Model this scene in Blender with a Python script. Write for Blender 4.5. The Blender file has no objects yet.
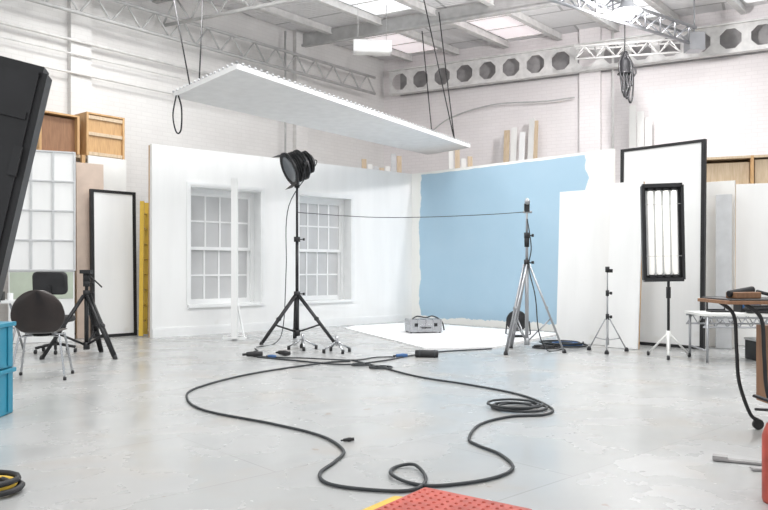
import bpy, bmesh, math, random
from mathutils import Vector, Matrix
random.seed(4)
scene = bpy.context.scene
V = Vector

# ------------------------------------------------------------ materials
def mat(name, col, rough=0.5, metal=0.0, var=0.04, nscale=6.0, bump=0.0, emit=0.0, coat=0.0):
    m = bpy.data.materials.new(name); m.use_nodes = True
    nt = m.node_tree; b = nt.nodes['Principled BSDF']
    b.inputs['Roughness'].default_value = rough
    b.inputs['Metallic'].default_value = metal
    b.inputs['Coat Weight'].default_value = coat
    tc = nt.nodes.new('ShaderNodeTexCoord')
    n = nt.nodes.new('ShaderNodeTexNoise'); n.inputs['Scale'].default_value = nscale
    n.inputs['Detail'].default_value = 5
    nt.links.new(tc.outputs['Object'], n.inputs['Vector'])
    r = nt.nodes.new('ShaderNodeValToRGB')
    c1 = [max(0, c*(1-var*2)) for c in col]; c2 = [min(1, c*(1+var)) for c in col]
    r.color_ramp.elements[0].position = 0.3; r.color_ramp.elements[1].position = 0.7
    r.color_ramp.elements[0].color = (*c1, 1); r.color_ramp.elements[1].color = (*c2, 1)
    nt.links.new(n.outputs['Fac'], r.inputs['Fac'])
    nt.links.new(r.outputs['Color'], b.inputs['Base Color'])
    if bump:
        bp = nt.nodes.new('ShaderNodeBump'); bp.inputs['Strength'].default_value = bump
        bp.inputs['Distance'].default_value = 0.01
        nt.links.new(n.outputs['Fac'], bp.inputs['Height']); nt.links.new(bp.outputs['Normal'], b.inputs['Normal'])
    if emit:
        b.inputs['Emission Color'].default_value = (*col, 1); b.inputs['Emission Strength'].default_value = emit
    return m

def wood(name, c1, c2, scale=4.0):
    m = mat(name, c1, 0.55); nt = m.node_tree; b = nt.nodes['Principled BSDF']
    tc = nt.nodes.new('ShaderNodeTexCoord'); mp = nt.nodes.new('ShaderNodeMapping')
    mp.inputs['Scale'].default_value = (scale*3, scale*3, scale*0.4)
    n = nt.nodes.new('ShaderNodeTexNoise'); n.inputs['Scale'].default_value = 3; n.inputs['Detail'].default_value = 6
    r = nt.nodes.new('ShaderNodeValToRGB')
    r.color_ramp.elements[0].position = .3; r.color_ramp.elements[1].position = .7
    r.color_ramp.elements[0].color = (*c1, 1); r.color_ramp.elements[1].color = (*c2, 1)
    nt.links.new(tc.outputs['Object'], mp.inputs[0]); nt.links.new(mp.outputs[0], n.inputs['Vector'])
    nt.links.new(n.outputs['Fac'], r.inputs['Fac']); nt.links.new(r.outputs[0], b.inputs['Base Color'])
    return m

def rolled(name, col):
    # hand-rolled white paint: vertical roller streaks plus scuffs
    m = mat(name, col, .5); nt = m.node_tree; b = nt.nodes['Principled BSDF']
    tc = nt.nodes.new('ShaderNodeTexCoord'); mp = nt.nodes.new('ShaderNodeMapping'); mp.inputs['Scale'].default_value = (3.5, 3.5, .5)
    nt.links.new(tc.outputs['Object'], mp.inputs[0])
    n = nt.nodes.new('ShaderNodeTexNoise'); n.inputs['Scale'].default_value = 1.2; n.inputs['Detail'].default_value = 6; nt.links.new(mp.outputs[0], n.inputs['Vector'])
    r = nt.nodes.new('ShaderNodeValToRGB'); r.color_ramp.elements[0].position = .34; r.color_ramp.elements[1].position = .6
    r.color_ramp.elements[0].color = (*[c*.955 for c in col], 1); r.color_ramp.elements[1].color = (*col, 1); nt.links.new(n.outputs['Fac'], r.inputs[0])
    n2 = nt.nodes.new('ShaderNodeTexNoise'); n2.inputs['Scale'].default_value = 2.6; n2.inputs['Detail'].default_value = 9; nt.links.new(tc.outputs['Object'], n2.inputs['Vector'])
    r2 = nt.nodes.new('ShaderNodeValToRGB'); r2.color_ramp.elements[0].position = .66; r2.color_ramp.elements[1].position = .76
    r2.color_ramp.elements[0].color = (1, 1, 1, 1); r2.color_ramp.elements[1].color = (.92, .91, .89, 1); nt.links.new(n2.outputs['Fac'], r2.inputs[0])
    x = nt.nodes.new('ShaderNodeMixRGB'); x.blend_type = 'MULTIPLY'; x.inputs[0].default_value = 1
    nt.links.new(r.outputs[0], x.inputs[1]); nt.links.new(r2.outputs[0], x.inputs[2]); nt.links.new(x.outputs[0], b.inputs['Base Color'])
    return m

def brick(name, col, mortar, bump=0.5):
    m = mat(name, col, 0.6); nt = m.node_tree; b = nt.nodes['Principled BSDF']
    tc = nt.nodes.new('ShaderNodeTexCoord'); sp = nt.nodes.new('ShaderNodeSeparateXYZ'); cb = nt.nodes.new('ShaderNodeCombineXYZ')
    nt.links.new(tc.outputs['Object'], sp.inputs[0]); nt.links.new(sp.outputs['X'], cb.inputs['X']); nt.links.new(sp.outputs['Z'], cb.inputs['Y'])
    br = nt.nodes.new('ShaderNodeTexBrick'); br.inputs['Scale'].default_value = 1
    br.inputs['Brick Width'].default_value = .24; br.inputs['Row Height'].default_value = .085
    br.inputs['Mortar Size'].default_value = .008
    br.inputs['Color1'].default_value = (*col, 1); br.inputs['Color2'].default_value = (*[c*.97 for c in col], 1)
    br.inputs['Mortar'].default_value = (*mortar, 1)
    nt.links.new(cb.outputs[0], br.inputs['Vector'])
    n = nt.nodes.new('ShaderNodeTexNoise'); n.inputs['Scale'].default_value = .8; n.inputs['Detail'].default_value = 7
    nt.links.new(tc.outputs['Object'], n.inputs['Vector'])
    mx = nt.nodes.new('ShaderNodeMixRGB'); mx.blend_type = 'MULTIPLY'; mx.inputs[0].default_value = .4
    r = nt.nodes.new('ShaderNodeValToRGB'); r.color_ramp.elements[0].position = .36; r.color_ramp.elements[0].color = (.83, .82, .82, 1)
    r.color_ramp.elements[1].position = .6
    nt.links.new(n.outputs['Fac'], r.inputs[0]); nt.links.new(br.outputs['Color'], mx.inputs[1]); nt.links.new(r.outputs[0], mx.inputs[2])
    nt.links.new(mx.outputs[0], b.inputs['Base Color'])
    bp = nt.nodes.new('ShaderNodeBump'); bp.inputs['Strength'].default_value = bump; bp.inputs['Distance'].default_value = .006; bp.invert = True
    nt.links.new(br.outputs['Fac'], bp.inputs['Height']); nt.links.new(bp.outputs[0], b.inputs['Normal'])
    return m

WHITE = rolled('white_paint', (.87, .875, .87))
WHITE2 = mat('white_gloss', (.84, .85, .85), .35, var=.015)
BOARDW = mat('white_floor_board', (.88, .88, .88), .4, var=.015)
OFFW = mat('off_white_ply', (.78, .78, .76), .6, var=.04, nscale=2)
GREYW = mat('grey_white', (.58, .59, .6), .6, var=.05)
PANE = mat('window_pane_frosted', (.56, .565, .57), .25, var=.05, nscale=2)
BLACK = mat('black_metal', (.014, .014, .016), .45, var=.2)
BLKP = mat('black_plastic', (.022, .022, .024), .6, var=.2)
RUB = mat('cable_rubber', (.035, .04, .044), .6, var=.1)
CHROME = mat('chrome', (.5, .51, .53), .25, 1.0)
ALU = mat('aluminium', (.42, .43, .45), .4, .8)
STEELW = mat('painted_steel', (.69, .685, .67), .5, var=.08)
STEELG = mat('roof_steel_grey', (.48, .48, .475), .5, var=.08)
SHADE_STEEL = mat('shade_and_steel_grey', (.36, .35, .35), .7, var=.1)  # painted shade behind the beam holes; also the bracket's own steel grey
CEILP = mat('ceiling_piece_white', (.82, .82, .82), .6, var=.03)
BROWNSH = mat('dark_brown_veneer', (.022, .013, .011), .3, var=.2, coat=.2)
PINE = wood('pine', (.46, .27, .12), (.6, .38, .18))
PLY = wood('ply', (.5, .38, .25), (.62, .5, .36))
BROWNW = wood('brown_wood', (.22, .11, .055), (.3, .155, .08))
BLUEP = mat('blue_plastic', (.02, .25, .38), .35)
BLUEC = mat('blue_cable', (.04, .12, .3), .5)
RED = mat('red_plastic', (.46, .075, .05), .5, var=.15, nscale=12)
YEL = mat('yellow_paint', (.7, .46, .05), .45)
GREEN = mat('pale_green', (.5, .56, .46), .6)
TUBE = mat('fluoro_tube', (1, .98, .93), .3, emit=.35)
GLOW = mat('lamp_glow', (1, .98, .95), .3, emit=25)
SKY1 = mat('skylight_sheet', (.95, .97, 1), .4, emit=.65)
SKY2 = mat('skylight_sheet_aged', (.95, .86, .88), .4, emit=.45, var=.1, nscale=1)
TAN = mat('cardboard', (.62, .5, .42), .7)

# ------------------------------------------------------------ mesh builder
class M:
    def __init__(s): s.bm = bmesh.new(); s.mats = []
    def mi(s, m):
        if m not in s.mats: s.mats.append(m)
        return s.mats.index(m)
    def box(s, c, d, m, R=None):
        i = s.mi(m); vs = []
        for x in (-.5, .5):
            for y in (-.5, .5):
                for z in (-.5, .5):
                    p = V((x*d[0], y*d[1], z*d[2]))
                    if R is not None: p = R @ p
                    vs.append(s.bm.verts.new(p+V(c)))
        for f in ((0,1,3,2),(4,6,7,5),(0,4,5,1),(2,3,7,6),(0,2,6,4),(1,5,7,3)):
            s.bm.faces.new([vs[k] for k in f]).material_index = i
    def b2(s, lo, hi, m):
        s.box([(a+b)/2 for a, b in zip(lo, hi)], [abs(b-a) for a, b in zip(lo, hi)], m)
    def bar(s, a, b, w, h, m):
        a, b = V(a), V(b); d = b-a
        q = d.to_track_quat('X', 'Z').to_matrix()
        s.box((a+b)/2, (d.length, w, h), m, q)
    def tube(s, pts, r, m, seg=8, rads=None):
        i = s.mi(m); pts = [V(p) for p in pts]; n = len(pts); rings = []
        t = (pts[1]-pts[0]).normalized()
        u = t.orthogonal().normalized()
        for k in range(n):
            if k == 0: t = pts[1]-pts[0]
            elif k == n-1: t = pts[-1]-pts[-2]
            else: t = pts[k+1]-pts[k-1]
            if t.length < 1e-9: t = V((0, 0, 1))
            t.normalize(); u = u-t*u.dot(t)
            if u.length < 1e-6: u = t.orthogonal()
            u.normalize(); w = t.cross(u); rr = rads[k] if rads else r
            rings.append([s.bm.verts.new(pts[k]+(u*math.cos(a)+w*math.sin(a))*rr) for a in [2*math.pi*j/seg for j in range(seg)]])
        for k in range(n-1):
            for j in range(seg):
                f = s.bm.faces.new((rings[k][j], rings[k][(j+1) % seg], rings[k+1][(j+1) % seg], rings[k+1][j]))
                f.material_index = i; f.smooth = True
        for rg in (rings[0][::-1], rings[-1]):
            s.bm.faces.new(rg).material_index = i
    def cyl(s, a, b, r, m, r2=None, seg=12): s.tube([a, b], r, m, seg, [r, r if r2 is None else r2])
    def lathe(s, prof, m, o=(0, 0, 0), ax=(0, 0, 1), seg=24):
        i = s.mi(m); ax = V(ax).normalized(); u = ax.orthogonal().normalized(); w = ax.cross(u); o = V(o); R = []
        for r, z in prof:
            R.append([s.bm.verts.new(o+ax*z+(u*math.cos(a)+w*math.sin(a))*max(r, 1e-4)) for a in [2*math.pi*j/seg for j in range(seg)]])
        for k in range(len(R)-1):
            for j in range(seg):
                f = s.bm.faces.new((R[k][j], R[k][(j+1) % seg], R[k+1][(j+1) % seg], R[k+1][j])); f.material_index = i; f.smooth = True
    def poly(s, pts, m, z0, z1):
        i = s.mi(m); a = [s.bm.verts.new((p[0], p[1], z0)) for p in pts]; b = [s.bm.verts.new((p[0], p[1], z1)) for p in pts]
        s.bm.faces.new(b).material_index = i; s.bm.faces.new(a[::-1]).material_index = i
        n = len(pts)
        for k in range(n): s.bm.faces.new((a[k], a[(k+1) % n], b[(k+1) % n], b[k])).material_index = i
    def done(s, name, loc=(0, 0, 0), rz=0, lean=0, bevel=0.0, parent=None):
        bmesh.ops.recalc_face_normals(s.bm, faces=s.bm.faces)
        me = bpy.data.meshes.new(name); s.bm.to_mesh(me); s.bm.free()
        for m in s.mats: me.materials.append(m)
        o = bpy.data.objects.new(name, me); scene.collection.objects.link(o)
        o.location = loc; o.rotation_euler = (-lean, 0, rz)
        if bevel:
            b = o.modifiers.new('bevel', 'BEVEL'); b.width = bevel; b.segments = 2; b.limit_method = 'ANGLE'; b.angle_limit = .9
        if parent: o.parent = parent
        return o

def smooth(pts, n=8, closed=False):
    P = [V(p) for p in pts]; out = []
    for i in range(len(P)-1):
        p0 = P[max(i-1, 0)]; p1 = P[i]; p2 = P[i+1]; p3 = P[min(i+2, len(P)-1)]
        for k in range(n):
            t = k/n
            out.append(.5*((2*p1)+(p2-p0)*t+(2*p0-5*p1+4*p2-p3)*t*t+(3*p1-p0-3*p2+p3)*t**3))
    out.append(P[-1]); return out
def ang(p0, p1): return math.atan2(p1[1]-p0[1], p1[0]-p0[0])
def dist(p0, p1): return math.hypot(p1[0]-p0[0], p1[1]-p0[1])

# ------------------------------------------------------------ room shell
K = (0.0, 20.5); DL = V((-.648, -.762)); DR = V((.885, -.465))
WL0 = (K[0]+DL.x*22, K[1]+DL.y*22); WR1 = (K[0]+DR.x*18, K[1]+DR.y*18)
HC = 6.95
BR_L = brick('painted_brick_white', (.75, .74, .725), (.7, .69, .675), .2)
BR_R = brick('painted_brick_pinkish', (.83, .795, .795), (.77, .735, .735), .25)

w = M(); L = dist(WL0, K); w.b2((0, 0, 0), (L, .25, HC), BR_L)
w.b2((L-9.0, -.12, 0), (L-8.6, 0, HC), BR_L); w.b2((L-3.4, -.12, 0), (L-3.0, 0, HC), BR_L)
w.done('wall_left', (*WL0, 0), ang(WL0, K))
w = M(); L = dist(K, WR1); w.b2((0, 0, 0), (L, .25, HC), BR_R)
w.b2((5.4, -.15, 0), (5.9, 0, HC), BR_R)
w.done('wall_right', (*K, 0), ang(K, WR1))

# floor
fm = mat('studio_floor_paint', (.4, .41, .41), .3); nt = fm.node_tree; b = nt.nodes['Principled BSDF']
tc = nt.nodes.new('ShaderNodeTexCoord')
def noise(sc, det=6, dist_=0):
    n = nt.nodes.new('ShaderNodeTexNoise'); n.inputs['Scale'].default_value = sc; n.inputs['Detail'].default_value = det
    n.inputs['Distortion'].default_value = dist_
    nt.links.new(tc.outputs['Object'], n.inputs['Vector']); return n
def ramp(src, p0, c0, p1, c1):
    r = nt.nodes.new('ShaderNodeValToRGB'); r.color_ramp.elements[0].position = p0; r.color_ramp.elements[1].position = p1
    r.color_ramp.elements[0].color = (*c0, 1); r.color_ramp.elements[1].color = (*c1, 1); nt.links.new(src, r.inputs[0]); return r
def mix(fac, a, bb, mode='MIX'):
    x = nt.nodes.new('ShaderNodeMixRGB'); x.blend_type = mode
    if isinstance(fac, float): x.inputs[0].default_value = fac
    else: nt.links.new(fac, x.inputs[0])
    for k, s_ in ((1, a), (2, bb)):
        if isinstance(s_, tuple): x.inputs[k].default_value = (*s_, 1)
        else: nt.links.new(s_, x.inputs[k])
    return x.outputs[0]
base = ramp(noise(.5).outputs['Fac'], .35, (.39, .397, .397), .65, (.44, .445, .443))
spots = ramp(noise(1.4, 9, .5).outputs['Fac'], .54, (0, 0, 0), .68, (.6, .6, .6))
c = mix(spots.outputs[0], base.outputs[0], (.42, .395, .365))
wp = ramp(noise(1.1, 8, .8).outputs['Fac'], .6, (0, 0, 0), .68, (.55, .55, .55))
c = mix(wp.outputs[0], c, (.5, .5, .495))
flk = ramp(noise(5, 4).outputs['Fac'], .69, (0, 0, 0), .72, (.8, .8, .8))
c = mix(flk.outputs[0], c, (.33, .285, .245))
flk2 = ramp(noise(9, 3, .5).outputs['Fac'], .73, (0, 0, 0), .75, (1, 1, 1))
c = mix(flk2.outputs[0], c, (.62, .62, .6))
mp = nt.nodes.new('ShaderNodeMapping'); mp.inputs['Rotation'].default_value = (0, 0, math.radians(-42))
nt.links.new(tc.outputs['Object'], mp.inputs[0])
br = nt.nodes.new('ShaderNodeTexBrick'); br.inputs['Scale'].default_value = 1; br.inputs['Brick Width'].default_value = 2.44
br.inputs['Row Height'].default_value = 1.22; br.inputs['Mortar Size'].default_value = .005
br.inputs['Color1'].default_value = (1, 1, 1, 1); br.inputs['Color2'].default_value = (.96, .96, .957, 1); br.inputs['Mortar'].default_value = (.8, .79, .78, 1)
nt.links.new(mp.outputs[0], br.inputs['Vector'])
c = mix(.8, c, br.outputs['Color'], 'MULTIPLY'); nt.links.new(c, b.inputs['Base Color'])
rr = ramp(noise(1.6, 8).outputs['Fac'], .35, (.17,)*3, .65, (.34,)*3); nt.links.new(rr.outputs[0], b.inputs['Roughness'])
f = M(); f.poly([(-15, -5), (17, -5), (17, 21.5), (-15, 21.5)], fm, -.1, 0); f.done('floor')

# ceiling corrugated
cm = mat('roof_sheet', (.62, .62, .61), .6); nt = cm.node_tree; b = nt.nodes['Principled BSDF']
tc = nt.nodes.new('ShaderNodeTexCoord'); mp = nt.nodes.new('ShaderNodeMapping'); mp.inputs['Rotation'].default_value = (0, 0, -ang(K, WR1))
nt.links.new(tc.outputs['Object'], mp.inputs[0])
br = nt.nodes.new('ShaderNodeTexBrick'); br.inputs['Scale'].default_value = 1; br.inputs['Brick Width'].default_value = 3.2
br.inputs['Row Height'].default_value = 1.1; br.inputs['Mortar Size'].default_value = .03; br.offset = .3
br.inputs['Color1'].default_value = (.84, .84, .84, 1); br.inputs['Color2'].default_value = (.77, .76, .77, 1); br.inputs['Mortar'].default_value = (.5, .5, .5, 1)
nt.links.new(mp.outputs[0], br.inputs['Vector']); nt.links.new(br.outputs['Color'], b.inputs['Base Color'])
wv = nt.nodes.new('ShaderNodeTexWave'); wv.inputs['Scale'].default_value = 3; wv.bands_direction = 'Y'; nt.links.new(mp.outputs[0], wv.inputs['Vector'])
bp = nt.nodes.new('ShaderNodeBump'); bp.inputs['Distance'].default_value = .03; bp.inputs['Strength'].default_value = .5
nt.links.new(wv.outputs['Fac'], bp.inputs['Height']); nt.links.new(bp.outputs[0], b.inputs['Normal'])
f = M(); f.poly([(-15, -5), (17, -5), (17, 21.5), (-15, 21.5)], cm, HC, HC+.15); f.done('ceiling')
dl3 = V((DL.x, DL.y, 0)); dr3 = V((DR.x, DR.y, 0)); k3 = V((K[0], K[1], 0))
for n_, d0, d1, m_ in ((0, .4, 2.95, SKY2), (2, .4, 2.95, SKY2), (4, .4, 2.95, SKY1), (6, .4, 2.95, SKY1), (1, 3.5, 6.9, SKY1), (3, 3.5, 6.9, SKY2), (5, 3.5, 6.9, SKY1), (1, 7.6, 12, SKY1), (3, 7.6, 12, SKY1), (5, 7.6, 12, SKY1)):
    r0 = .9+n_*1.35+.12; r1 = r0+1.11
    q = [k3+dr3*a_+dl3*d_ for a_, d_ in ((r0, d0), (r1, d0), (r1, d1), (r0, d1))]
    g = M(); g.poly([(p_.x, p_.y) for p_ in q], m_, HC-.03, HC-.005)
    nb = int((d1-d0)/.8)
    for k in range(nb+1):
        g.bar(q[0]+(q[3]-q[0])*k/nb+V((0, 0, HC-.04)), q[1]+(q[2]-q[1])*k/nb+V((0, 0, HC-.04)), .03, .02, STEELW)
    g.done('skylight')

# purlins
p = M()
for n in range(12):
    o = V(K)+DR*(.9+n*1.35)
    a = V((o.x+DL.x*.1, o.y+DL.y*.1, 6.86)); bq = V((o.x+DL.x*19, o.y+DL.y*19, 6.86))
    p.bar(a, bq, .07, .16, STEELW)
    p.bar(a-V((0, 0, .08)), bq-V((0, 0, .08)), .13, .015, STEELW)
p.done('roof_purlins')
p = M()
for d in (3.2, 7.2):
    a = V((K[0], K[1], 0))+V((DL.x, DL.y, 0))*d
    p.bar(a+V((0, 0, 6.6)), a+V((DR.x*17, DR.y*17, 6.6)), .12, .05, STEELG)
    p.bar(a+V((0, 0, 6.75)), a+V((DR.x*17, DR.y*17, 6.75)), .03, .3, STEELG)
p.done('roof_rafters')

def lattice(name, a, b, h, r=.028, m=STEELW, step=.55, w_=.0):
    g = M(); a, b = V(a), V(b); d = b-a; n = max(2, int(d.length/step)); up = V((0, 0, h))
    side = d.cross(up).normalized()*w_
    chords = [(V((0, 0, 0)), up)] if w_ == 0 else [(V((0, 0, 0)), up+side), (V((0, 0, 0)), up-side)]
    g.cyl(a, b, r, m)
    for lo, hi in chords:
        g.cyl(a+hi, b+hi, r, m)
        for k in range(n):
            p0 = a+d*(k/n); p1 = a+d*((k+1)/n); pm = (p0+p1)/2
            g.cyl(p0+lo, pm+hi, r*.6, m, seg=6); g.cyl(pm+hi, p1+lo, r*.6, m, seg=6)
    if w_:
        for k in range(n+1):
            pm = a+d*(k/n)+up; g.cyl(pm+side, pm-side, r*.6, m, seg=6)
    return g.done(name)
nI = V((.762, -.648, 0))
lattice('eaves_truss', k3+dl3*.9+nI*.45+V((0, 0, 5.8)), k3+dl3*14+nI*.45+V((0, 0, 5.8)), .42, .035, step=.6, m=STEELG)
lattice('roof_truss', k3+dl3*7.2+nI*.3+V((0, 0, 6.05)), k3+dl3*7.2+dr3*9+V((0, 0, 6.05)), .5, .035, step=.7, m=STEELG)
lattice('lighting_truss', (4.2, 16.3, 5.8), (6.25, 15.6, 5.75), .24, .022, STEELW, .4, .14)
lattice('lighting_truss', (2.3, 12.4, 5.85), (6.3, 15.3, 5.85), .28, .03, ALU, .45, .16)
h = M(); h.b2((-.16, -.16, -.06), (.16, .16, .3), ALU); h.cyl((0, 0, .3), (0, 0, 1.15), .015, ALU); h.done('truss_corner_block', (6.5, 15.5, 5.8))

# castellated beam
g = M(); Lb = 15.; z0, z1 = 5.9, 6.5; cw = .62; hh = (z1-z0)/2; R8 = .235; i = g.mi(STEELW)
for k in range(int(Lb/cw)):
    cx = k*cw+cw/2; cz = (z0+z1)/2
    outer = [(cw/2, 0.1), (.1, hh), (-.1, hh), (-cw/2, .1), (-cw/2, -.1), (-.1, -hh), (.1, -hh), (cw/2, -.1)]
    corners = {0: (cw/2, hh), 2: (-cw/2, hh), 4: (-cw/2, -hh), 6: (cw/2, -hh)}
    inner = [(R8*math.cos(math.radians(22.5+45*j)), R8*math.sin(math.radians(22.5+45*j))) for j in range(8)]
    rings_ = []
    for yy in (-.012, .012):
        vo = [g.bm.verts.new((cx+x, yy, cz+z)) for x, z in outer]; vi = [g.bm.verts.new((cx+x, yy, cz+z)) for x, z in inner]
        rings_.append(vi)
        for j in range(8):
            j2 = (j+1) % 8; fs = [vo[j]]
            if j in corners: fs.append(g.bm.verts.new((cx+corners[j][0], yy, cz+corners[j][1])))
            fs += [vo[j2], vi[j2], vi[j]]; g.bm.faces.new(fs).material_index = i
    for j in range(8): g.bm.faces.new((rings_[0][j], rings_[0][(j+1) % 8], rings_[1][(j+1) % 8], rings_[1][j])).material_index = i
g.b2((0, -.09, z1), (Lb, .09, z1+.03), STEELW); g.b2((0, -.09, z0-.03), (Lb, .09, z0), STEELW)
g.b2((.2, .26, z0-.02), (Lb, .28, z1+.02), SHADE_STEEL)  # added dark sheet, its colour stands in for shade inside the octagon holes
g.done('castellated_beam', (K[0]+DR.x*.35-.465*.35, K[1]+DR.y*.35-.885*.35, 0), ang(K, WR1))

# conduits on walls
g = M()
for zz, r in ((5.35, .03), (4.75, .02), (5.1, .015)):
    g.cyl(k3+dl3*.5+nI*.17+V((0, 0, zz)), k3+dl3*18+nI*.17+V((0, 0, zz+.05)), r, STEELW)
for d in (3.8, 10.4): g.cyl(k3+dl3*d+nI*.17+V((0, 0, 3)), k3+dl3*d+nI*.17+V((0, 0, 6.8)), .025, STEELG)
g.done('wall_conduit')
nR = V((-.465, -.885, 0))
g = M()
g.tube(smooth([k3+dr3*a+nR*.2+V((0, 0, z)) for a, z in ((1.3, 4.6), (2.0, 5.1), (3.2, 5.35), (4.6, 5.3), (5.3, 5.32))]), .018, STEELG)
g.cyl(k3+dr3*6.2+nR*.2+V((0, 0, 3)), k3+dr3*6.2+nR*.2+V((0, 0, 6.9)), .03, STEELW)
g.done('wall_cable')

# ------------------------------------------------------------ film set walls
SL, SC, SR = (-3.98, 12.69), (.634, 16.75), (4.08, 13.2)
SH = 3.33; T = .09; LL = dist(SL, SC); LR = dist(SC, SR)
wins = [(.69, 2.2), (3.03, 4.41)]; WZ0, WZ1 = .54, 2.68
g = M(); xs = 0
for a, bq in wins:
    g.b2((xs, 0, 0), (a, T, SH), WHITE); g.b2((a, 0, 0), (bq, T, WZ0), WHITE); g.b2((a, 0, WZ1), (bq, T, SH), WHITE); xs = bq
g.b2((xs, 0, 0), (LL, T, SH), WHITE)
for k in (0, .52, 2.3, 2.85, 4.5, 5.3, 5.9): g.b2((k+.001, T, 0), (k+.07, T+.05, SH-.01), PINE)
g.done('wall_set_left', (*SL, 0), ang(SL, SC))
g = M(); g.b2((0, -.025, 0), (LL-.02, -.001, .14), WHITE2); g.b2((0, -.018, .14), (LL-.02, -.001, .16), WHITE2)
g.done('baseboard_left', (*SL, 0), ang(SL, SC))
for n, (a, bq) in enumerate(wins):
    g = M(); D = .34
    for x0, x1 in ((a, a+.03), (bq-.03, bq)): g.b2((x0, -.01, WZ0), (x1, D, WZ1), WHITE2)
    g.b2((a+.03, -.01, WZ1-.03), (bq-.03, D, WZ1), WHITE2); g.b2((a-.03, -.05, WZ0-.05), (bq+.03, D, WZ0), WHITE2)
    g.b2((a-.05, -.02, WZ0), (a, -.001, WZ1+.05), WHITE2); g.b2((bq, -.02, WZ0), (bq+.05, -.001, WZ1+.05), WHITE2); g.b2((a, -.02, WZ1), (bq, -.001, WZ1+.05), WHITE2)
    x0, x1 = a+.03, bq-.03
    g.b2((x0, D-.1, WZ0), (x0+.07, D, WZ1-.03), WHITE2); g.b2((x1-.07, D-.1, WZ0), (x1, D, WZ1-.03), WHITE2)
    g.b2((x0+.07, D-.1, WZ1-.1), (x1-.07, D, WZ1-.03), WHITE2)
    x0 += .07; x1 -= .07; zb, zt = WZ0, WZ1-.1; zm = (zb+zt)/2
    for (za, zc, yy) in ((zb, zm+.03, D-.04), (zm-.03, zt, D-.08)):
        st = .055
        g.b2((x0, yy, za), (x0+st, yy+.035, zc), WHITE2); g.b2((x1-st, yy, za), (x1, yy+.035, zc), WHITE2)
        g.b2((x0+st, yy, za), (x1-st, yy+.035, za+(.09 if za == zb else .06)), WHITE2); g.b2((x0+st, yy, zc-.06), (x1-st, yy+.035, zc), WHITE2)
        iw = x1-x0-2*st
        for q in (1, 2, 3): g.b2((x0+st+iw*q/4-.016, yy+.004, za+.05), (x0+st+iw*q/4+.016, yy+.03, zc-.05), WHITE2)
        zz = (za+zc)/2; g.b2((x0+st, yy+.002, zz-.016), (x1-st, yy+.028, zz+.016), WHITE2)
        g.b2((x0+.02, yy+.018, za+.02), (x1-.02, yy+.024, zc-.02), PANE)
    g.b2((x0, D+.02, zb), (x1, D+.03, zt+.05), GREYW)
    g.done('window_%d' % (n+1), (*SL, 0), ang(SL, SC))

bm_ = mat('set_wall_blue_paint', (.3, .5, .68), .5); nt = bm_.node_tree; b = nt.nodes['Principled BSDF']
tc = nt.nodes.new('ShaderNodeTexCoord'); sp = nt.nodes.new('ShaderNodeSeparateXYZ'); nt.links.new(tc.outputs['Object'], sp.inputs[0])
def math_(op, a, bb):
    x = nt.nodes.new('ShaderNodeMath'); x.operation = op
    for k, s_ in ((0, a), (1, bb)):
        if isinstance(s_, (int, float)): x.inputs[k].default_value = s_
        else: nt.links.new(s_, x.inputs[k])
    return x.outputs[0]
n1 = nt.nodes.new('ShaderNodeTexNoise'); n1.inputs['Scale'].default_value = 1.6; n1.inputs['Detail'].default_value = 5; nt.links.new(tc.outputs['Object'], n1.inputs['Vector'])
mpz = nt.nodes.new('ShaderNodeMapping'); mpz.inputs['Scale'].default_value = (9, 9, .5); nt.links.new(tc.outputs['Object'], mpz.inputs[0])
n2 = nt.nodes.new('ShaderNodeTexNoise'); n2.inputs['Scale'].default_value = 1.2; nt.links.new(mpz.outputs[0], n2.inputs['Vector'])
off = math_('MULTIPLY', math_('SUBTRACT', n1.outputs['Fac'], .5), .4)
off2 = math_('MULTIPLY', math_('SUBTRACT', n2.outputs['Fac'], .5), .1)
X = math_('ADD', sp.outputs['X'], off); Z = math_('ADD', math_('ADD', sp.outputs['Z'], math_('MULTIPLY', off, .5)), off2)
msk = math_('MULTIPLY', math_('MULTIPLY', math_('GREATER_THAN', X, .25), math_('LESS_THAN', X, 4.4)),
            math_('MULTIPLY', math_('GREATER_THAN', Z, .13), math_('LESS_THAN', math_('ADD', sp.outputs['Z'], math_('MULTIPLY', off, .2)), 3.28)))
bl = nt.nodes.new('ShaderNodeMixRGB'); nt.links.new(n1.outputs['Fac'], bl.inputs[0]); bl.inputs[1].default_value = (.36, .535, .67, 1); bl.inputs[2].default_value = (.42, .585, .71, 1)
mx = nt.nodes.new('ShaderNodeMixRGB'); nt.links.new(msk, mx.inputs[0]); mx.inputs[1].default_value = (.85, .85, .82, 1); nt.links.new(bl.outputs[0], mx.inputs[2])
nt.links.new(mx.outputs[0], b.inputs['Base Color'])
g = M(); g.b2((0, 0, 0), (LR, T, SH), bm_)
for k in range(6): g.b2((k*.97, T, 0), (k*.97+.07, T+.05, SH-.01), PINE)
g.done('wall_set_right', (*SC, 0), ang(SC, SR))

g = M(); g.poly([(-.78, 14.6), (.6, 10.95), (1.66, 11.1), (3.2, 13.4), (.63, 16.1), (-.6, 15.2)], BOARDW, 0, .02); g.done('set_floor_board')

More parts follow.
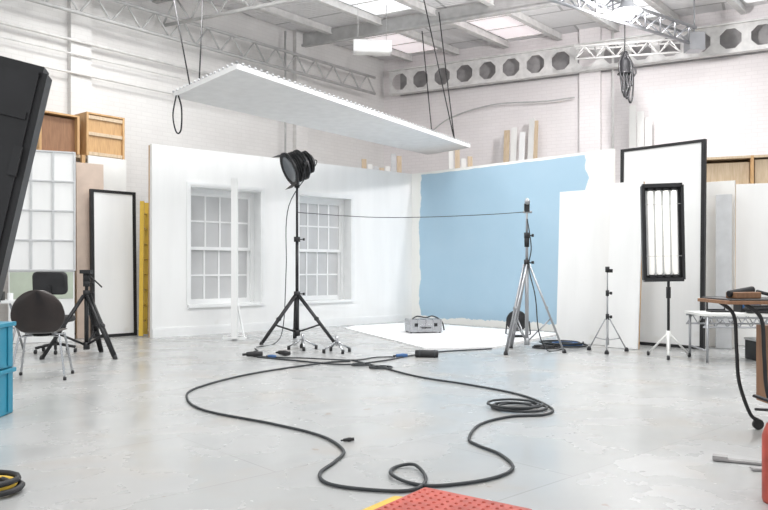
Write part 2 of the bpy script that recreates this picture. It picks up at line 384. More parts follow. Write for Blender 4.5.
# ------------------------------------------------------------ suspended ceiling piece
A, B, C, D = (-3.2, 11.25), (-1.92, 9.65), (1.86, 16.0), (1.0, 17.0); zc = 3.8
g = M(); g.poly([A, B, C, D], CEILP, zc, zc+.075)
def edge(a, bq, n):
    for k in range(n+1):
        x = a[0]+(bq[0]-a[0])*k/n; y = a[1]+(bq[1]-a[1])*k/n
        g.cyl((x, y, zc+.07), (x, y, zc+.1), .02, GREYW, .014, seg=8)
edge(B, C, 60); edge(A, B, 16); edge(A, D, 30)
o = g.done('suspended_ceiling_flat')
g = M()
for px, qx in (((-2.9, 11.1), (-3.9, 13.2)), ((-2.75, 11.0), (-3.3, 13.6)), ((1.5, 15.7), (1.2, 16.2)), ((1.5, 15.7), (.8, 15.2)), ((1.1, 16.5), (.9, 17.5))):
    g.cyl((*px, zc+.08), (*qx, 6.8), .012, BLKP, seg=6)
g.done('suspension_wires')
g = M(); g.tube(smooth([(0, 0, .1), (-.05, .0, -.2), (0, 0, -.45), (.07, 0, -.42), (.08, 0, -.1), (.03, 0, .1)]), .012, BLKP, 6); g.done('hanging_rope', (-3.13, 11.15, zc-.1))

# ------------------------------------------------------------ stands
def stand(name, loc, hub, foot_r, top, m, leg_r=.014, pole_r=.017, a0=0.3, spread_z=.25, brace=True, feet=BLKP, double=False, done=True):
    g = M()
    g.cyl((0, 0, .12), (0, 0, hub*1.0), pole_r*1.3, m); g.cyl((0, 0, hub), (0, 0, (hub+top)/2), pole_r, m); g.cyl((0, 0, (hub+top)/2), (0, 0, top), pole_r*.75, m)
    for z in (hub, (hub+top)/2): g.cyl((0, 0, z-.04), (0, 0, z+.04), pole_r*2, BLKP); g.cyl((0, 0, z), (pole_r*4.5, 0, z), .008, BLKP); g.cyl((pole_r*4.2, 0, z-.02), (pole_r*4.2, 0, z+.02), .018, BLKP)
    g.cyl((0, 0, .1), (0, 0, .2), pole_r*1.9, m)
    for k in range(3):
        a = a0+k*2*math.pi/3; c_, s_ = math.cos(a), math.sin(a); f_ = V((c_*foot_r, s_*foot_r, .022)); hb = V((c_*.035, s_*.035, hub-.03))
        if double:
            sd = V((-s_, c_, 0))*.025
            g.cyl(hb+sd, f_*.98+sd*.6+V((0, 0, .01)), leg_r, m); g.cyl(hb-sd, f_*.98-sd*.6+V((0, 0, .01)), leg_r, m)
            g.cyl(hb.lerp(f_, .5)-sd*1.2, hb.lerp(f_, .5)+sd*1.2, leg_r*1.6, m)
        else: g.cyl(hb, f_, leg_r, m)
        if brace: g.cyl(V((c_*.03, s_*.03, .17)), hb.lerp(f_, .62), leg_r*.7, m)
        g.lathe([(0, 0), (.03, 0), (.032, .02), (.02, .05), (0, .06)], feet, (f_.x, f_.y, 0), seg=10)
    return g.done(name, (*loc, 0)) if done else g

# big black stand + fresnel lamp
g = stand('s', (0, 0), .78, .66, 2.55, BLACK, .02, .026, a0=-.35, double=True, done=False)
g.cyl((0, 0, 2.5), (0, 0, 2.6), .04, BLACK)
ax = V((-.7, -.35, -.35)).normalized(); side = V((.45, -.9, 0)).normalized(); cc = V((.03, 0, 2.86))
g.tube([V((0, 0, 2.58)), V((0, 0, 2.6))+side*.2, cc+side*.29+V((0, 0, -.05)), cc+side*.29], .014, BLACK); g.tube([V((0, 0, 2.58)), V((0, 0, 2.6))-side*.2, cc-side*.29+V((0, 0, -.05)), cc-side*.29], .014, BLACK)
g.cyl(cc+side*.21, cc+side*.33, .03, BLACK); g.cyl(cc-side*.21, cc-side*.33, .03, BLACK)
g.lathe([(0, -.25), (.1, -.25), (.14, -.22), (.16, -.12), (.21, -.1), (.23, 0), (.24, .14), (.28, .15), (.29, .19), (.27, .2), (.24, .18), (.12, .08), (0, .06)], BLACK, cc, ax, 28)
for q in (-.19, -.16, -.06, -.03, .03, .07, .11): g.lathe([(.15, q), (.255 if q > -.1 else .19, q+.004), (.255 if q > -.1 else .19, q+.012), (.15, q+.016)], BLKP, cc, ax, 28)
g.lathe([(0, .11), (.1, .13), (.21, .17), (.215, .18)], mat('lens_glass', (.2, .22, .24), .1), cc, ax)
u = ax.cross(V((0, 0, 1))).normalized(); v_ = u.cross(ax)
dn = v_ if v_.z < 0 else -v_
for d, e in ((dn, u), (-dn, u)):
    c0 = cc+ax*.2+d*.24; c1 = c0+ax*.12+d*.04; i = g.mi(BLACK)
    g.bm.faces.new([g.bm.verts.new(p_) for p_ in (c0-e*.16, c0+e*.16, c1+e*.18, c1-e*.18)]).material_index = i
g.tube(smooth([cc-ax*.25, cc-ax*.32+V((0, 0, -.1)), V((-.12, -.1, 2.2)), V((-.16, -.12, 1.2)), V((-.2, -.15, .3)), V((-.3, -.3, .02)), V((-.5, -.9, .015))]), .008, RUB, 6)
g.done('studio_spotlight_stand', (-1.41, 12.0, 0))

# silver stand
g = stand('s', (0, 0), 1.28, .52, 2.05, ALU, .014, .02, a0=-.25, done=False, double=True)
g.box((0, 0, 2.06), (.07, .06, .12), BLKP); g.cyl((0, 0, 2.1), (.0, 0, 2.2), .02, ALU); g.cyl((-.05, 0, 2.0), (.07, 0, 2.0), .018, ALU)
g.lathe([(0, -.02), (.035, -.02), (.04, 0), (.035, .02), (0, .02)], ALU, (0, -.04, 2.14), (0, 1, 0))
g.cyl((0, 0, 1.5), (0, 0, 1.65), .035, BLKP)
g.tube(smooth([(0, -.03, 1.9), (.05, -.06, 1.5), (.02, -.05, 1.2), (.1, -.1, .8), (.15, -.1, .3), (.3, 0, .02), (.6, .3, .015)]), .008, RUB, 6)
g.done('light_stand', (2.04, 10.57, 0))
g = stand('s', (0, 0), .5, .3, 1.18, ALU, .009, .012, a0=.2, done=False); g.cyl((0, 0, 1.14), (0, 0, 1.22), .03, BLKP); g.box((.03, 0, 1.16), (.08, .04, .05), BLKP)
g.done('light_stand', (3.2, 10.6, 0))
stand('tripod', (-4.02, 10.0), .86, .55, 1.12, BLACK, .022, .022, a0=-.5, double=True)
h = M(); h.box((0, 0, 1.15), (.14, .12, .05), BLKP); h.cyl((0, 0, 1.02), (0, 0, 1.14), .045, BLKP); h.cyl((0, 0, 1.14), (.3, -.25, .95), .01, BLKP); h.done('pan_head', (0, 0, 0))
bpy.data.objects['pan_head'].parent = bpy.data.objects['tripod']
for px, py, a0 in ((-.67, 10.5, .5), (-1.2, 10.9, .2)):
    g = M()
    for k in range(4):
        a = a0+k*math.pi/2; g.tube([(0, 0, .16), (math.cos(a)*.1, math.sin(a)*.1, .1), (math.cos(a)*.2, math.sin(a)*.2, .05)], .012, CHROME)
        g.cyl((math.cos(a)*.2-.02, math.sin(a)*.2, .03), (math.cos(a)*.2+.02, math.sin(a)*.2, .03), .03, BLKP)
    g.cyl((0, 0, .1), (0, 0, .24), .02, CHROME); g.done('rolling_floor_stand', (px, py, 0))

# fluorescent panels
def fluoro(name, loc, zc_, w_, h_, rz, roll, foot, legs=.35, lit=True):
    g = M(); R = Matrix.Rotation(roll, 3, 'Y')
    def bx(c, d, m): g.box(R @ V(c)+V((0, -.08, zc_)), d, m, R)
    bx((0, 0, 0), (w_, .02, h_), BLKP)
    bx((-w_/2, -.04, 0), (.035, .1, h_), BLACK); bx((w_/2, -.04, 0), (.035, .1, h_), BLACK); bx((0, -.04, h_/2), (w_, .1, .05), BLACK); bx((0, -.04, -h_/2), (w_, .1, .05), BLACK)
    if lit:
        bx((0, -.013, 0), (w_-.09, .008, h_-.12), GREYW)
        for k in range(4):
            x = (k-1.5)*(w_-.1)/4
            g.cyl(R @ V((x, -.045, -h_/2+.07))+V((0, -.08, zc_)), R @ V((x, -.045, h_/2-.07))+V((0, -.08, zc_)), .036, TUBE)
            for e in (-1, 1): bx((x, -.045, e*(h_/2-.06)), (.06, .05, .05), BLKP)
        for e in (-.25, .3): bx((0, -.082, e*h_), (w_-.05, .006, .006), STEELG)
    else:
        for e in (-1, 1):
            bx((e*w_/4, -.1, 0), (w_/2-.02, .012, h_-.03), BLACK)
        for e in (-.3, .3): bx((0, -.11, e*h_), (w_-.04, .015, .03), BLKP)
        bx((w_/2-.02, -.115, .1), (.03, .02, .12), BLKP)
        bx((-.1, -.115, h_/2-.04), (.35, .012, .03), RED)
    px = foot
    g.cyl((px, 0, .1), (px, 0, zc_), .018, BLACK); g.cyl((px, 0, zc_-h_/2-.25), (px, 0, zc_-h_/2-.1), .03, BLACK); g.box((px*.5, -.02, zc_), (abs(px)+.1, .05, .06), BLACK)
    for k in range(3):
        a = .3+k*2*math.pi/3; fx, fy = px+math.cos(a)*legs, math.sin(a)*legs
        g.cyl((px, 0, .33), (fx, fy, .03), .014, OFFW); g.cyl((fx-.015, fy, .03), (fx+.015, fy, .03), .03, BLKP)
    g.cyl((px, 0, .1), (px, 0, .36), .028, OFFW)
    return g.done(name, (*loc, 0), rz)
fluoro('fluorescent_panel_light', (3.72, 9.95), 1.67, .5, 1.25, -.15, -.02, .1, legs=.3)
fluoro('fluorescent_panel_light', (-1.86, 3.05), 1.6, .72, .95, .25, .21, -.25, lit=False)

# ------------------------------------------------------------ flats
def flat(name, p0, p1, h_, m, t=.04, lean=.03, frame=None, fw=.05, extra=None):
    g = M(); w_ = dist(p0, p1)
    g.b2((0, 0, 0), (w_, t, h_), m)
    if frame:
        for lo, hi in (((0, -.015, 0), (fw, 0, h_)), ((w_-fw, -.015, 0), (w_, 0, h_)), ((fw, -.015, 0), (w_-fw, 0, fw)), ((fw, -.015, h_-fw), (w_-fw, 0, h_))): g.b2(lo, hi, frame)
        for x in (-.012, w_): g.b2((x, -.015, 0), (x+.012, t, h_), frame)
    else:
        for x in (0, w_-.05): g.b2((x, t, 0), (x+.05, t+.04, h_), PINE)
    if extra: extra(g, w_, h_)
    return g.done(name, (*p0, t*math.sin(lean)+.002), ang(p0, p1), lean, bevel=.003)
flat('scenery_flat', (2.79, 12.0), (3.5, 11.35), 2.44, WHITE, lean=.05)
flat('scenery_flat', (3.35, 11.2), (3.72, 10.87), 2.5, WHITE, lean=.08)
flat('framed_flat', (3.77, 11.84), (4.68, 10.86), 3.1, WHITE, t=.05, lean=.02, frame=BLACK, fw=.045)
flat('scenery_flat', (4.7, 11.5), (5.25, 11.1), 2.52, OFFW)
flat('scenery_flat', (5.3, 11.5), (6.3, 11.1), 2.5, WHITE)
flat('scenery_flat', (4.95, 11.05), (5.15, 10.95), 2.3, GREYW)
def grid(g, w_, h_):
    for k in range(4): g.b2((w_*k/3-(.015 if k else 0), -.02, 1.15), (w_*k/3+.02, 0, h_), GREYW)
    for k in range(5): z = 1.15+(h_-1.17)*k/4; g.b2((0, -.022, z), (w_, 0, z+.025), GREYW)
    g.b2((.02, -.01, .7), (w_-.02, 0, 1.13), GREEN)
flat('lattice_panel', (-5.94, 11.7), (-5.06, 12.1), 3.1, WHITE, extra=grid)
flat('brown_board', (-5.2, 12.55), (-4.85, 12.85), 3.0, TAN, lean=.02)
flat('framed_flat', (-4.97, 12.6), (-4.42, 13.2), 2.55, WHITE, frame=BLACK, fw=.05, lean=.02)
# narrow flat edge-on in front of window
g = M(); g.b2((-.05, 0, .03), (.05, .6, 2.68), WHITE); g.b2((-.2, .1, 0), (.2, .2, .04), WHITE2); g.b2((-.2, .42, 0), (.2, .5, .04), WHITE2)
g.bar((.05, .3, .6), (.16, .15, .03), .03, .03, WHITE2); g.done('narrow_flat', (-2.47, 12.2, 0), .17, bevel=.003)

# ladder
g = M()
for y in (0, .36): g.bar((0, y, 0), (.0, y+.1, 2.35), .07, .045, YEL)
for k in range(8): g.cyl((0, .01*k, .25+.27*k), (0, .36+.01*k, .25+.27*k), .018, YEL)
g.done('ladder', (-4.22, 12.85, 0.02), .1)

# storage rack left with pine boxes
p0 = (-5.83, 12.47); p1 = (-4.79, 13.7); W = dist(p0, p1); g = M()
for x in (0, W/2-.03, W-.06):
    for y in (0, .5): g.b2((x, y, 0), (x+.06, y+.06, 3.2), PINE)
for z in (.3, 1.7, 3.15): g.b2((0, .06, z), (W, .5, z+.05), PLY)
for x0, x1, z1 in ((.03, W*.46, 3.85), (W*.54, W, 3.95)):
    z0 = 3.2; g.b2((x0, .45, z0), (x1, .5, z1), PINE); g.b2((x0, .02, z0), (x0+.04, .45, z1), PINE); g.b2((x1-.04, .02, z0), (x1, .45, z1), PINE)
    g.b2((x0, .02, z1), (x1, .5, z1+.03), PINE)
    if x0 > .5:
        g.b2((x0+.04, .06, z0), (x1-.04, .09, z1), PINE)
        for zz in (z0+.02, (z0+z1)/2, z1-.08): g.b2((x0+.02, .03, zz), (x1-.02, .06, zz+.06), PLY)
    else: g.b2((x0+.04, .12, z0), (x1-.04, .16, z1-.03), BROWNW)
g.b2((W*.54, -.035, .02), (W, -.005, 3.2), OFFW)
g.done('storage_rack', (*p0, 0), ang(p0, p1))

# wooden rack right
g = M(); W = 2.6
for x in (0, .85, 1.7, W-.05): g.b2((x, 0, 0), (x+.05, .5, 3.12), PINE)
for z in (.1, 1.2, 2.55, 3.08): g.b2((0, 0.003, z), (W, .497, z+.04), PLY)
g.b2((0, .46, .1), (W, .495, 3.08), PINE); g.b2((.06, .1, 2.59), (.84, .42, 3.02), PLY); g.b2((.92, .06, 2.59), (1.68, .1, 3.05), PLY); g.b2((1.8, .1, 2.59), (2.5, .42, 2.95), GREYW)
g.done('wooden_shelving', (5.45, 12.9, 0), -.35)

# planks
g = M(); 
for k in range(5):
    x = k*.17; hh = 4.75+random.uniform(-.25, .12); g.bar((x, 0, 0), (x+random.uniform(-.05, .1)+.12, .42, hh), .14, .03, [PLY, OFFW, WHITE, OFFW, PLY][k])
g.done('timber_planks', (2.85, 18.0, 0.03), -.3)
g = M()
for k in range(3): g.bar((k*.17, 0, 0), (k*.17+.02, .3, 4.9-.15*k), .15, .03, OFFW)
g.done('timber_planks', (5.6, 16.7, 0.03), -.3)
g = M()
for k in range(7): g.bar((k*.16, 0, 0), (k*.16+.03, .2, 3.9+random.uniform(-.25, .2)), .12, .03, [PLY, OFFW, GREYW][k % 3])
g.done('timber_planks', (-.45, 18.3, 0.03), .4)
g = M()
for k in range(4): g.bar((k*.16, 0, 0), (k*.16-.1, .2, 4.0+random.uniform(-.2, .2)), .12, .03, [OFFW, PLY][k % 2])
g.done('timber_planks', (1.7, 18.2, 0.03), -.3)

# ------------------------------------------------------------ furniture left
def shell_chair(name, loc, rz):
    g = M(); i = g.mi(BROWNSH)
    cl = smooth([(0, .24, .44), (0, .15, .465), (0, 0, .455), (0, -.14, .455), (0, -.215, .49), (0, -.25, .57), (0, -.275, .68), (0, -.3, .8), (0, -.315, .9)], 3)
    ws = [.13, .19, .215, .215, .21, .2, .19, .17, .155, .15, .15, .16, .18, .205, .225, .24, .25, .255, .25, .24, .225, .2, .165, .12, .05]
    rows = []; n = len(cl)
    for k, c_ in enumerate(cl):
        hw = ws[min(k, len(ws)-1)]; row = []
        for j in range(9):
            t = j/4-1; cup = .045*t*t
            if k < 12: p_ = V((t*hw, c_.y, c_.z+cup*.3))
            else: p_ = V((t*hw, c_.y+cup, c_.z))
            row.append(g.bm.verts.new(p_))
        rows.append(row)
    for k in range(n-1):
        for j in range(8): f_ = g.bm.faces.new((rows[k][j], rows[k][j+1], rows[k+1][j+1], rows[k+1][j])); f_.material_index = i; f_.smooth = True
    sh = g.done(name+'_shell'); md = sh.modifiers.new('s', 'SOLIDIFY'); md.thickness = .012; md = sh.modifiers.new('u', 'SUBSURF'); md.levels = 1; md.render_levels = 1
    g = M()
    for x in (-1, 1):
        for y in (-1, 1): g.tube(smooth([(x*.06, y*.04, .435), (x*.17, y*.14, .43), (x*.19, y*.16, .4), (x*.25, y*.24, .01)], 5), .011, CHROME); g.cyl((x*.25, y*.24, 0), (x*.25, y*.24, .03), .016, BLKP)
    g.cyl((0, 0, .425), (0, 0, .445), .09, BLKP); lg = g.done(name+'_legs')
    e = bpy.data.objects.new(name, None); scene.collection.objects.link(e); e.location = (*loc, 0); e.rotation_euler = (0, 0, rz); e.scale = (1.08,)*3
    sh.parent = e; lg.parent = e; sh.name = 'seat_shell'; lg.name = 'legs'; return e
shell_chair('dining_chair', (-3.74, 8.1), .25)

# office chair with rounded upholstered back
g = M(); i = g.mi(BLKP)
def rpad(cx, cy, cz, w_, h_, t_, vertical):
    pts = []
    for (sx, sz, a0) in ((1, 1, 0), (-1, 1, 90), (-1, -1, 180), (1, -1, 270)):
        for k in range(5):
            a = math.radians(a0+k*22.5); r = .07
            pts.append((sx*(w_/2-r)+r*math.cos(a), sz*(h_/2-r)+r*math.sin(a)))
    def P3(x, z, t): return (cx+x, cy+t-(.1*z), cz+z) if vertical else (cx+x, cy+z, cz+t)
    rings = [[g.bm.verts.new(P3(x*s, z*s, t)) for x, z in pts] for s, t in ((.88, -t_/2), (1, -t_/4), (1, t_/4), (.88, t_/2))]
    for a_, b_ in zip(rings, rings[1:]):
        for k in range(len(pts)):
            f_ = g.bm.faces.new((a_[k], a_[(k+1) % len(pts)], b_[(k+1) % len(pts)], b_[k])); f_.material_index = i; f_.smooth = True
    g.bm.faces.new(rings[0][::-1]).material_index = i; g.bm.faces.new(rings[-1]).material_index = i
rpad(0, -.22, .99, .46, .32, .08, True); rpad(0, 0, .48, .46, .44, .09, False)
g.bar((0, -.1, .44), (0, -.24, .5), .05, .02, BLACK); g.bar((0, -.24, .5), (0, -.27, .95), .05, .02, BLACK)
g.cyl((0, 0, .1), (0, 0, .45), .03, CHROME)
for k in range(5):
    a = k*2*math.pi/5; g.cyl((0, 0, .13), (math.cos(a)*.27, math.sin(a)*.27, .08), .02, BLKP); g.cyl((math.cos(a)*.27-.015, math.sin(a)*.27, .03), (math.cos(a)*.27+.015, math.sin(a)*.27, .03), .03, BLKP)
g.done('office_chair', (-4.66, 10.5, 0), .1)

g = M(); g.b2((-.65, -.3, .72), (.65, .3, .75), WHITE2)
for x in (-.55, .55):
    g.cyl((x, -.25, 0), (x, .2, .72), .015, ALU); g.cyl((x, .25, 0), (x, -.2, .72), .015, ALU)
g.cyl((-.55, 0, .36), (.55, 0, .36), .012, ALU)
g.done('folding_table', (-5.68, 10.3, 0), .05)
g = M(); g.b2((-.12, -.09, 0), (.12, .09, .12), BLKP); g.b2((-.1, -.1, .12), (.08, .06, .16), OFFW); g.lathe([(0, 0), (.04, 0), (.04, .1), (.036, .1), (.034, .01), (0, .01)], WHITE2, (.2, 0, 0)); g.done('table_clutter', (-5.4, 10.25, .751), .3, bevel=.004)
g = M(); g.b2((0, 0, 0), (.3, .21, .01), OFFW); g.b2((.02, .01, .01), (.3, .2, .02), GREEN); g.done('paper_stack', (-5.95, 10.1, .751), .1)

# blue crates
g = M()
for k in range(2):
    z = k*.38; a, bq = .27, .2
    for lo, hi in (((-a, -bq, z), (a, bq, z+.02)), ((-a, -bq, z), (-a+.015, bq, z+.34)), ((a-.015, -bq, z), (a, bq, z+.34)), ((-a, -bq, z), (a, -bq+.015, z+.34)), ((-a, bq-.015, z), (a, bq, z+.34))): g.b2(lo, hi, BLUEP)
    g.b2((-a-.02, -bq-.02, z+.34), (a+.02, bq+.02, z+.375), BLUEP)
    for q in (-.18, -.06, .06, .18): g.b2((q-.008, -bq-.012, z+.02), (q+.008, -bq, z+.34), BLUEP)
    for q in (-.1, .1): g.b2((a, q-.008, z+.02), (a+.012, q+.008, z+.34), BLUEP)
g.done('storage_crate', (-3.35, 5.95, 0), .03, bevel=.006)

def coil(name, loc, r, n, m, cr=.012, jit=.03, m2=None, flatz=True, n2=16):
    g = M(); pts = []
    for k in range(n*n2+1):
        a = 2*math.pi*k/n2; t = k/n2; q = r+jit*math.sin(t*2.3)+random.uniform(-.1, .1)*jit
        pts.append((q*math.cos(a)+jit*.6*math.sin(t*1.7), q*.9*math.sin(a)+jit*.6*math.cos(t*2.1), cr+cr*1.1*(t*.8 if flatz else t)))
    g.tube(pts, cr, m, 7)
    if m2:
        g.tube([(p_[0]*.8, p_[1]*.8, p_[2]+cr) for p_ in pts[:n2*2]], cr, m2, 7)
    return g.done(name, loc)
coil('cable_coil', (-2.13, 3.95, 0), .15, 4, BLKP, .016, .03, YEL)

# ------------------------------------------------------------ floor cables
P = [(-.43,9.45),(-.775,9.25),(-1.50,8.30),(-1.855,7.34),(-1.79,6.73),(-1.49,6.17),(-.87,5.66),(-.454,5.25),(-.267,4.83),(-.30,4.55),(-.371,4.29),(-.315,4.09),(-.129,3.98),(.128,3.95),(.235,4.15),(.185,4.42),(.072,4.42),(.04,4.23),(.144,4.09),(.305,4.04),(.597,4.17),(.766,4.40),(.74,4.72),(.63,4.96),(.593,5.16),(.729,5.62),(1.008,5.92),(1.305,6.0),(1.42,6.30),(1.275,6.94),(.875,7.53),(.393,8.07),(-.048,8.88),(-.413,9.55)]
g = M(); g.tube(smooth([(x, y, .012+.012*(k % 2)*(14 < k < 19)) for k, (x, y) in enumerate(P)], 10), .0105, RUB, 8); g.done('floor_cable')
g = M(); g.tube(smooth([(-1.7, 9.9, .012), (-1.07, 9.45, .012), (-.48, 9.1, .014), (.0, 9.5, .012), (.3, 9.95, .012), (.8, 10.5, .012), (1.59, 10.9, .012)], 10), .01, RUB)
g.tube(smooth([(-1.7, 9.95, .012), (-1.3, 9.8, .012), (-1.0, 9.6, .03), (-.4, 9.55, .012), (-.1, 9.85, .012), (.15, 9.9, .012)], 8), .009, RUB)
g.tube(smooth([(-1.9, 10.9, .012), (-1.75, 10.4, .012), (-1.7, 10.0, .012)], 8), .009, RUB); g.done('floor_cable')
coil('cable_coil', (1.13, 6.3, 0), .19, 4, RUB, .0105, .045)
coil('cable_coil', (-.05, 8.85, 0), .11, 2, RUB, .009, .03); coil('cable_coil', (-.3, 9.1, 0), .09, 2, RUB, .009, .03)
def plug(name, loc, rz, m, s_=1):
    g = M(); g.lathe([(0, 0), (.03, 0), (.035, .02), (.04, .1), (.045, .11), (.045, .17), (.036, .18), (.036, .24), (0, .24)], m, (0, 0, .045), (1, 0, 0), 16); g.cyl((-.06, 0, .04), (.01, 0, .045), .018, BLKP)
    o = g.done(name, loc, rz); o.scale = (s_,)*3
plug('power_connector', (-1.85, 9.95, 0), .3, BLKP, .9); plug('power_connector', (-1.55, 9.9, 0), -.4, BLUEC, .5); plug('power_connector', (.16, 9.88, 0), .2, BLUEC, .65); plug('power_connector', (-1.45, 10.2, 0), -.6, BLKP, .8)
plug('power_connector', (-.28, 5.1, 0), .4, BLKP, .32)
g = M(); g.lathe([(0, 0), (.04, 0), (.05, .01), (.05, .3), (.04, .31), (0, .31)], BLKP, (0, 0, .05), (1, 0, 0)); 
for q in (.05, .25): g.lathe([(.05, 0), (.054, .003), (.054, .02), (.05, .023)], RUB, (q, 0, .05), (1, 0, 0))
g.done('rubber_roll', (.42, 9.95, 0), -.15)

# silver case
g = M(); g.b2((-.3, -.2, .02), (.3, .2, .24), ALU)
for x in (-.28, -.14, 0, .14, .28): g.b2((x-.012, -.212, .03), (x+.012, .212, .25), CHROME)
g.b2((-.305, -.205, .13), (.305, .205, .15), CHROME); g.tube([(-.08, -.21, .1), (-.08, -.25, .1), (.08, -.25, .1), (.08, -.21, .1)], .01, BLKP)
for x in (-.18, .18): g.b2((x-.03, -.22, .12), (x+.03, -.21, .18), BLACK)
for x in (-.27, .27):
    for y in (-.17, .17): g.cyl((x, y, 0), (x, y, .03), .02, BLKP)
g.tube(smooth([(-.2, 0, .25), (-.1, .05, .29), (.05, 0, .27), (.2, .05, .29), (.35, 0, .2), (.4, 0, .03)]), .012, BLKP)
g.done('flight_case', (.72, 13.6, .02), .2, bevel=.006)

# black fresnel on floor
g = M(); cc = V((0, 0, .27)); ax = V((-.35, -1, .1)).normalized()
g.lathe([(0, -.16), (.08, -.16), (.12, -.12), (.15, -.05), (.16, .1), (.18, .11), (.18, .14), (.15, .13), (.06, .06), (0, .05)], BLACK, cc, ax)
sd = V((1, -.35, 0)).normalized()
g.tube([cc+sd*.19, cc+sd*.21+V((0, 0, -.22)), V((0, 0, .02))+sd*.1, V((0, 0, .02))-sd*.1, cc-sd*.21+V((0, 0, -.22)), cc-sd*.19], .013, BLACK)
g.b2((-.14, -.1, 0), (.14, .1, .025), BLACK)
g.done('spotlight', (2.3, 12.7, .02), 0)
coil('cable_coil', (2.75, 11.35, 0), .26, 4, RUB, .014, .07, BLUEC); coil('cable_coil', (2.4, 11.05, 0), .15, 3, BLKP, .012, .05)
g = M(); g.tube(smooth([(-1.41, 11.97, 2.1), (-.3, 11.6, 2.0), (.6, 11.2, 1.97), (1.5, 10.8, 1.98), (2.02, 10.55, 2.0)], 8), .005, BLKP, 6); g.done('hanging_cable')

# ------------------------------------------------------------ right side
g = M(); z = .62; g.b2((-.75, -.35, z-.03), (.75, .35, z), OFFW)
for y in (-.33, .33):
    g.cyl((-.73, y, z-.05), (.73, y, z-.05), .012, ALU); g.cyl((-.73, y, z-.17), (.73, y, z-.17), .012, ALU)
    for k in range(10): x = -.72+k*.144; g.cyl((x, y, z-.17), (x+.072, y, z-.05), .007, ALU); g.cyl((x+.072, y, z-.05), (x+.144, y, z-.17), .007, ALU)
    for x in (-.68, .68): g.cyl((x, y, 0), (x, y, z-.03), .016, ALU)
for x in (-.68, .68): g.cyl((x, -.33, .15), (x, .33, .15), .012, ALU)
g.done('equipment_table', (4.8, 9.65, 0), -.08)
coil('cable_coil', (4.78, 9.45, z), .12, 6, BLKP, .016, .03, RUB)
g = M(); g.b2((-.14, -.09, 0), (.14, .09, .15), BLKP); g.tube([(-.08, 0, .15), (-.08, 0, .21), (.08, 0, .21), (.08, 0, .15)], .012, BLACK); g.b2((-.12, -.095, .05), (.12, -.09, .1), BLUEC); g.done('battery_charger', (4.8, 9.78, z+.001), .1, bevel=.01)
g = M(); g.b2((-.12, -.1, 0), (.12, .1, .1), BROWNW); g.b2((-.1, -.08, .1), (.1, .08, .16), BLKP); g.done('tool_box', (5.27, 9.65, z+.001), -.1, bevel=.008)
g = M(); g.b2((-.12, -.1, 0), (.12, .1, .02), BLKP); g.b2((-.12, .08, .02), (.12, .1, .2), BLKP); g.b2((-.1, .074, .035), (.1, .08, .185), GREYW); g.done('small_monitor', (4.4, 9.75, z+.001), -.1)
g = M(); g.b2((-.2, -.15, 0), (.2, .15, .25), BLKP); g.b2((-.21, -.16, .25), (.21, .16, .28), GREYW); g.done('equipment_box', (5.0, 9.7, 0), 0, bevel=.01)

# trolley, near right
g = M(); g.b2((0, 0, .95), (.95, .5, .975), BROWNW); g.b2((.02, .02, .975), (.93, .48, .985), BLACK)
for y in (.05, .45):
    g.tube(smooth([(.14, y, .95), (.25, y, .85), (.27, y, .6), (.29, y, .35), (.37, y, .12), (.43, y, .07)], 6), .014, BLACK)
    g.tube(smooth([(.85, y, .95), (.8, y, .5), (.75, y, .08)], 6), .016, BLACK)
    for x in (.43, .75): g.cyl((x, y-.015, .04), (x, y+.015, .04), .04, BLKP)
g.b2((.42, .04, .22), (.9, .46, .78), BROWNW); g.b2((.42, .02, .46), (.9, .04, .49), PLY)
g.done('equipment_trolley', (2.35, 5.05, 0), 0, bevel=.003)
g = M(); g.box((0, 0, .022), (.2, .12, .045), BROWNW); g.cyl((-.12, 0, .03), (.1, .03, .06), .025, BLKP); g.tube(smooth([(.1, 0, .05), (.2, -.05, .02), (.3, 0, .02), (.35, .08, .02)]), .012, BLKP); g.done('cordless_drill', (2.55, 5.25, .986), .2, bevel=.01)
g = M(); g.lathe([(0, 0), (.085, 0), (.09, .02), (.09, .34), (.07, .4), (.03, .43), (.025, .45), (0, .45)], RED); g.box((0, 0, .47), (.05, .05, .05), BLACK); g.bar((0, 0, .5), (.14, 0, .53), .025, .012, BLACK); g.bar((0, 0, .47), (.13, 0, .46), .025, .012, BLACK)
g.tube(smooth([(-.02, 0, .47), (-.11, 0, .4), (-.115, 0, .2), (-.105, 0, .08)]), .012, BLKP)
g.done('fire_extinguisher', (2.03, 3.78, 0), 2.24)
g = M(); g.bar((-.2, .1, .012), (.15, -.02, .012), .05, .012, SHADE_STEEL); g.bar((-.05, -.12, .012), (.2, -.1, .012), .05, .012, SHADE_STEEL); g.bar((.15, -.12, .02), (.12, .05, .02), .05, .012, SHADE_STEEL); g.bar((-.2, .1, .025), (-.12, .07, .025), .06, .02, SHADE_STEEL)
g.done('metal_bracket', (2.24, 4.5, 0), -.1)
# cable ramp
g = M(); i = g.mi(RED)
g.poly([(0, 0), (.62, 0), (.62, -.5), (0, -.5)], RED, 0, .03)
g.poly([(-.0, -.2), (-.05, -.22), (-.05, -.5), (0, -.5)], YEL, 0, .028)
for a in range(12):
    for b_ in range(9): g.lathe([(.011, 0), (.009, .006), (0, .007)], RED, (.03+a*.05, -.05-b_*.05, .03), seg=6)
g.done('cable_ramp', (.22, 3.96, 0), math.radians(-36), bevel=.006)

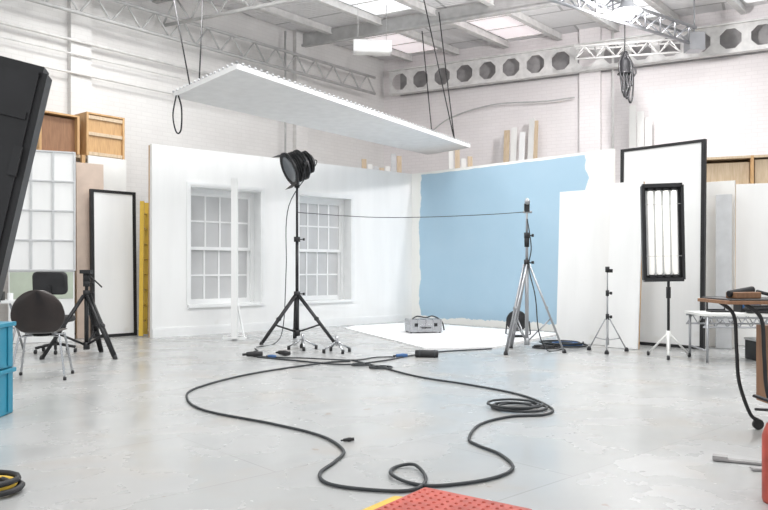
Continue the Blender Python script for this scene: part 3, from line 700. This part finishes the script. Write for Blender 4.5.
# ------------------------------------------------------------ ceiling fittings
g = M(); g.b2((-.4, -.15, -.12), (.4, .15, .12), WHITE2); g.b2((-.36, -.12, -.135), (.36, .12, -.12), OFFW)
for x in (-.3, .3): g.cyl((x, 0, .12), (x, 0, .9), .008, STEELG)
g.done('hanging_fluorescent_box', (-.25, 15.6, 5.85), .1)  # white fluorescent light box on drop rods, modelled unlit
g = M(); g.lathe([(.05, .3), (.09, .28), (.12, .12), (.26, 0), (.27, -.01), (.25, -.005), (.1, .1), (0, .11)], ALU); g.lathe([(0, .04), (.08, .03), (.12, 0), (.14, -.06), (.1, -.12), (0, -.16)], GLOW, seg=16); g.cyl((0, 0, .3), (0, 0, .85), .012, ALU); g.done('high_bay_lamp', (4.4, 13.4, 5.85))
# stage light with tangled cable
g = M()
for k in range(12):
    x = random.uniform(-.12, .12); y = random.uniform(-.08, .08); l = random.uniform(.3, .85); dx = random.uniform(-.06, .06)
    g.tube(smooth([(x*.3, y, .15), (x-.06, y, -.1), (x-.02+dx, y, -l), (x+.05+dx, y, -l*.9), (x+.09, y, -.2), (x*.3, y, .12)], 5), .018, BLACK, 6)
g.lathe([(0, .12), (.08, .12), (.12, 0), (.12, -.2), (.15, -.24), (0, -.25)], BLACK, (0, 0, -.05)); g.cyl((0, 0, .0), (0, 0, 1.4), .012, BLKP); g.done('hanging_stage_light', (4.88, 15.0, 5.42))

# ------------------------------------------------------------ lights
def area(name, loc, size, power, rot=(0, 0, 0), col=(1, 1, .99)):
    l = bpy.data.lights.new(name, 'AREA'); l.shape = 'SQUARE'; l.size = size; l.energy = power; l.color = col
    o = bpy.data.objects.new(name, l); scene.collection.objects.link(o); o.location = loc; o.rotation_euler = rot
for x in (-3.5, 1, 5.5):
    for y in (2, 7, 12): area('ceiling_light', (x, y, 6.4), 1.6, 120 if y > 3 else 72)
l = bpy.data.lights.new('high_bay_bulb', 'POINT'); l.energy = 330; l.shadow_soft_size = .15; l.color = (1, .97, .98)
o = bpy.data.objects.new('high_bay_bulb', l); scene.collection.objects.link(o); o.location = (4.4, 13.4, 5.55)
wd = bpy.data.worlds.new('World'); scene.world = wd; wd.use_nodes = True
wd.node_tree.nodes['Background'].inputs[0].default_value = (.97, .985, 1, 1); wd.node_tree.nodes['Background'].inputs[1].default_value = .85

scene.view_settings.view_transform = 'Standard'; scene.view_settings.exposure = .34
cam = bpy.data.cameras.new('camera'); co = bpy.data.objects.new('camera', cam); scene.collection.objects.link(co)
cam.sensor_width = 36; cam.lens = 740/768*36; cam.shift_y = 13/768; co.location = (0, 0, 1.2); co.rotation_euler = (math.pi/2, 0, 0); scene.camera = co
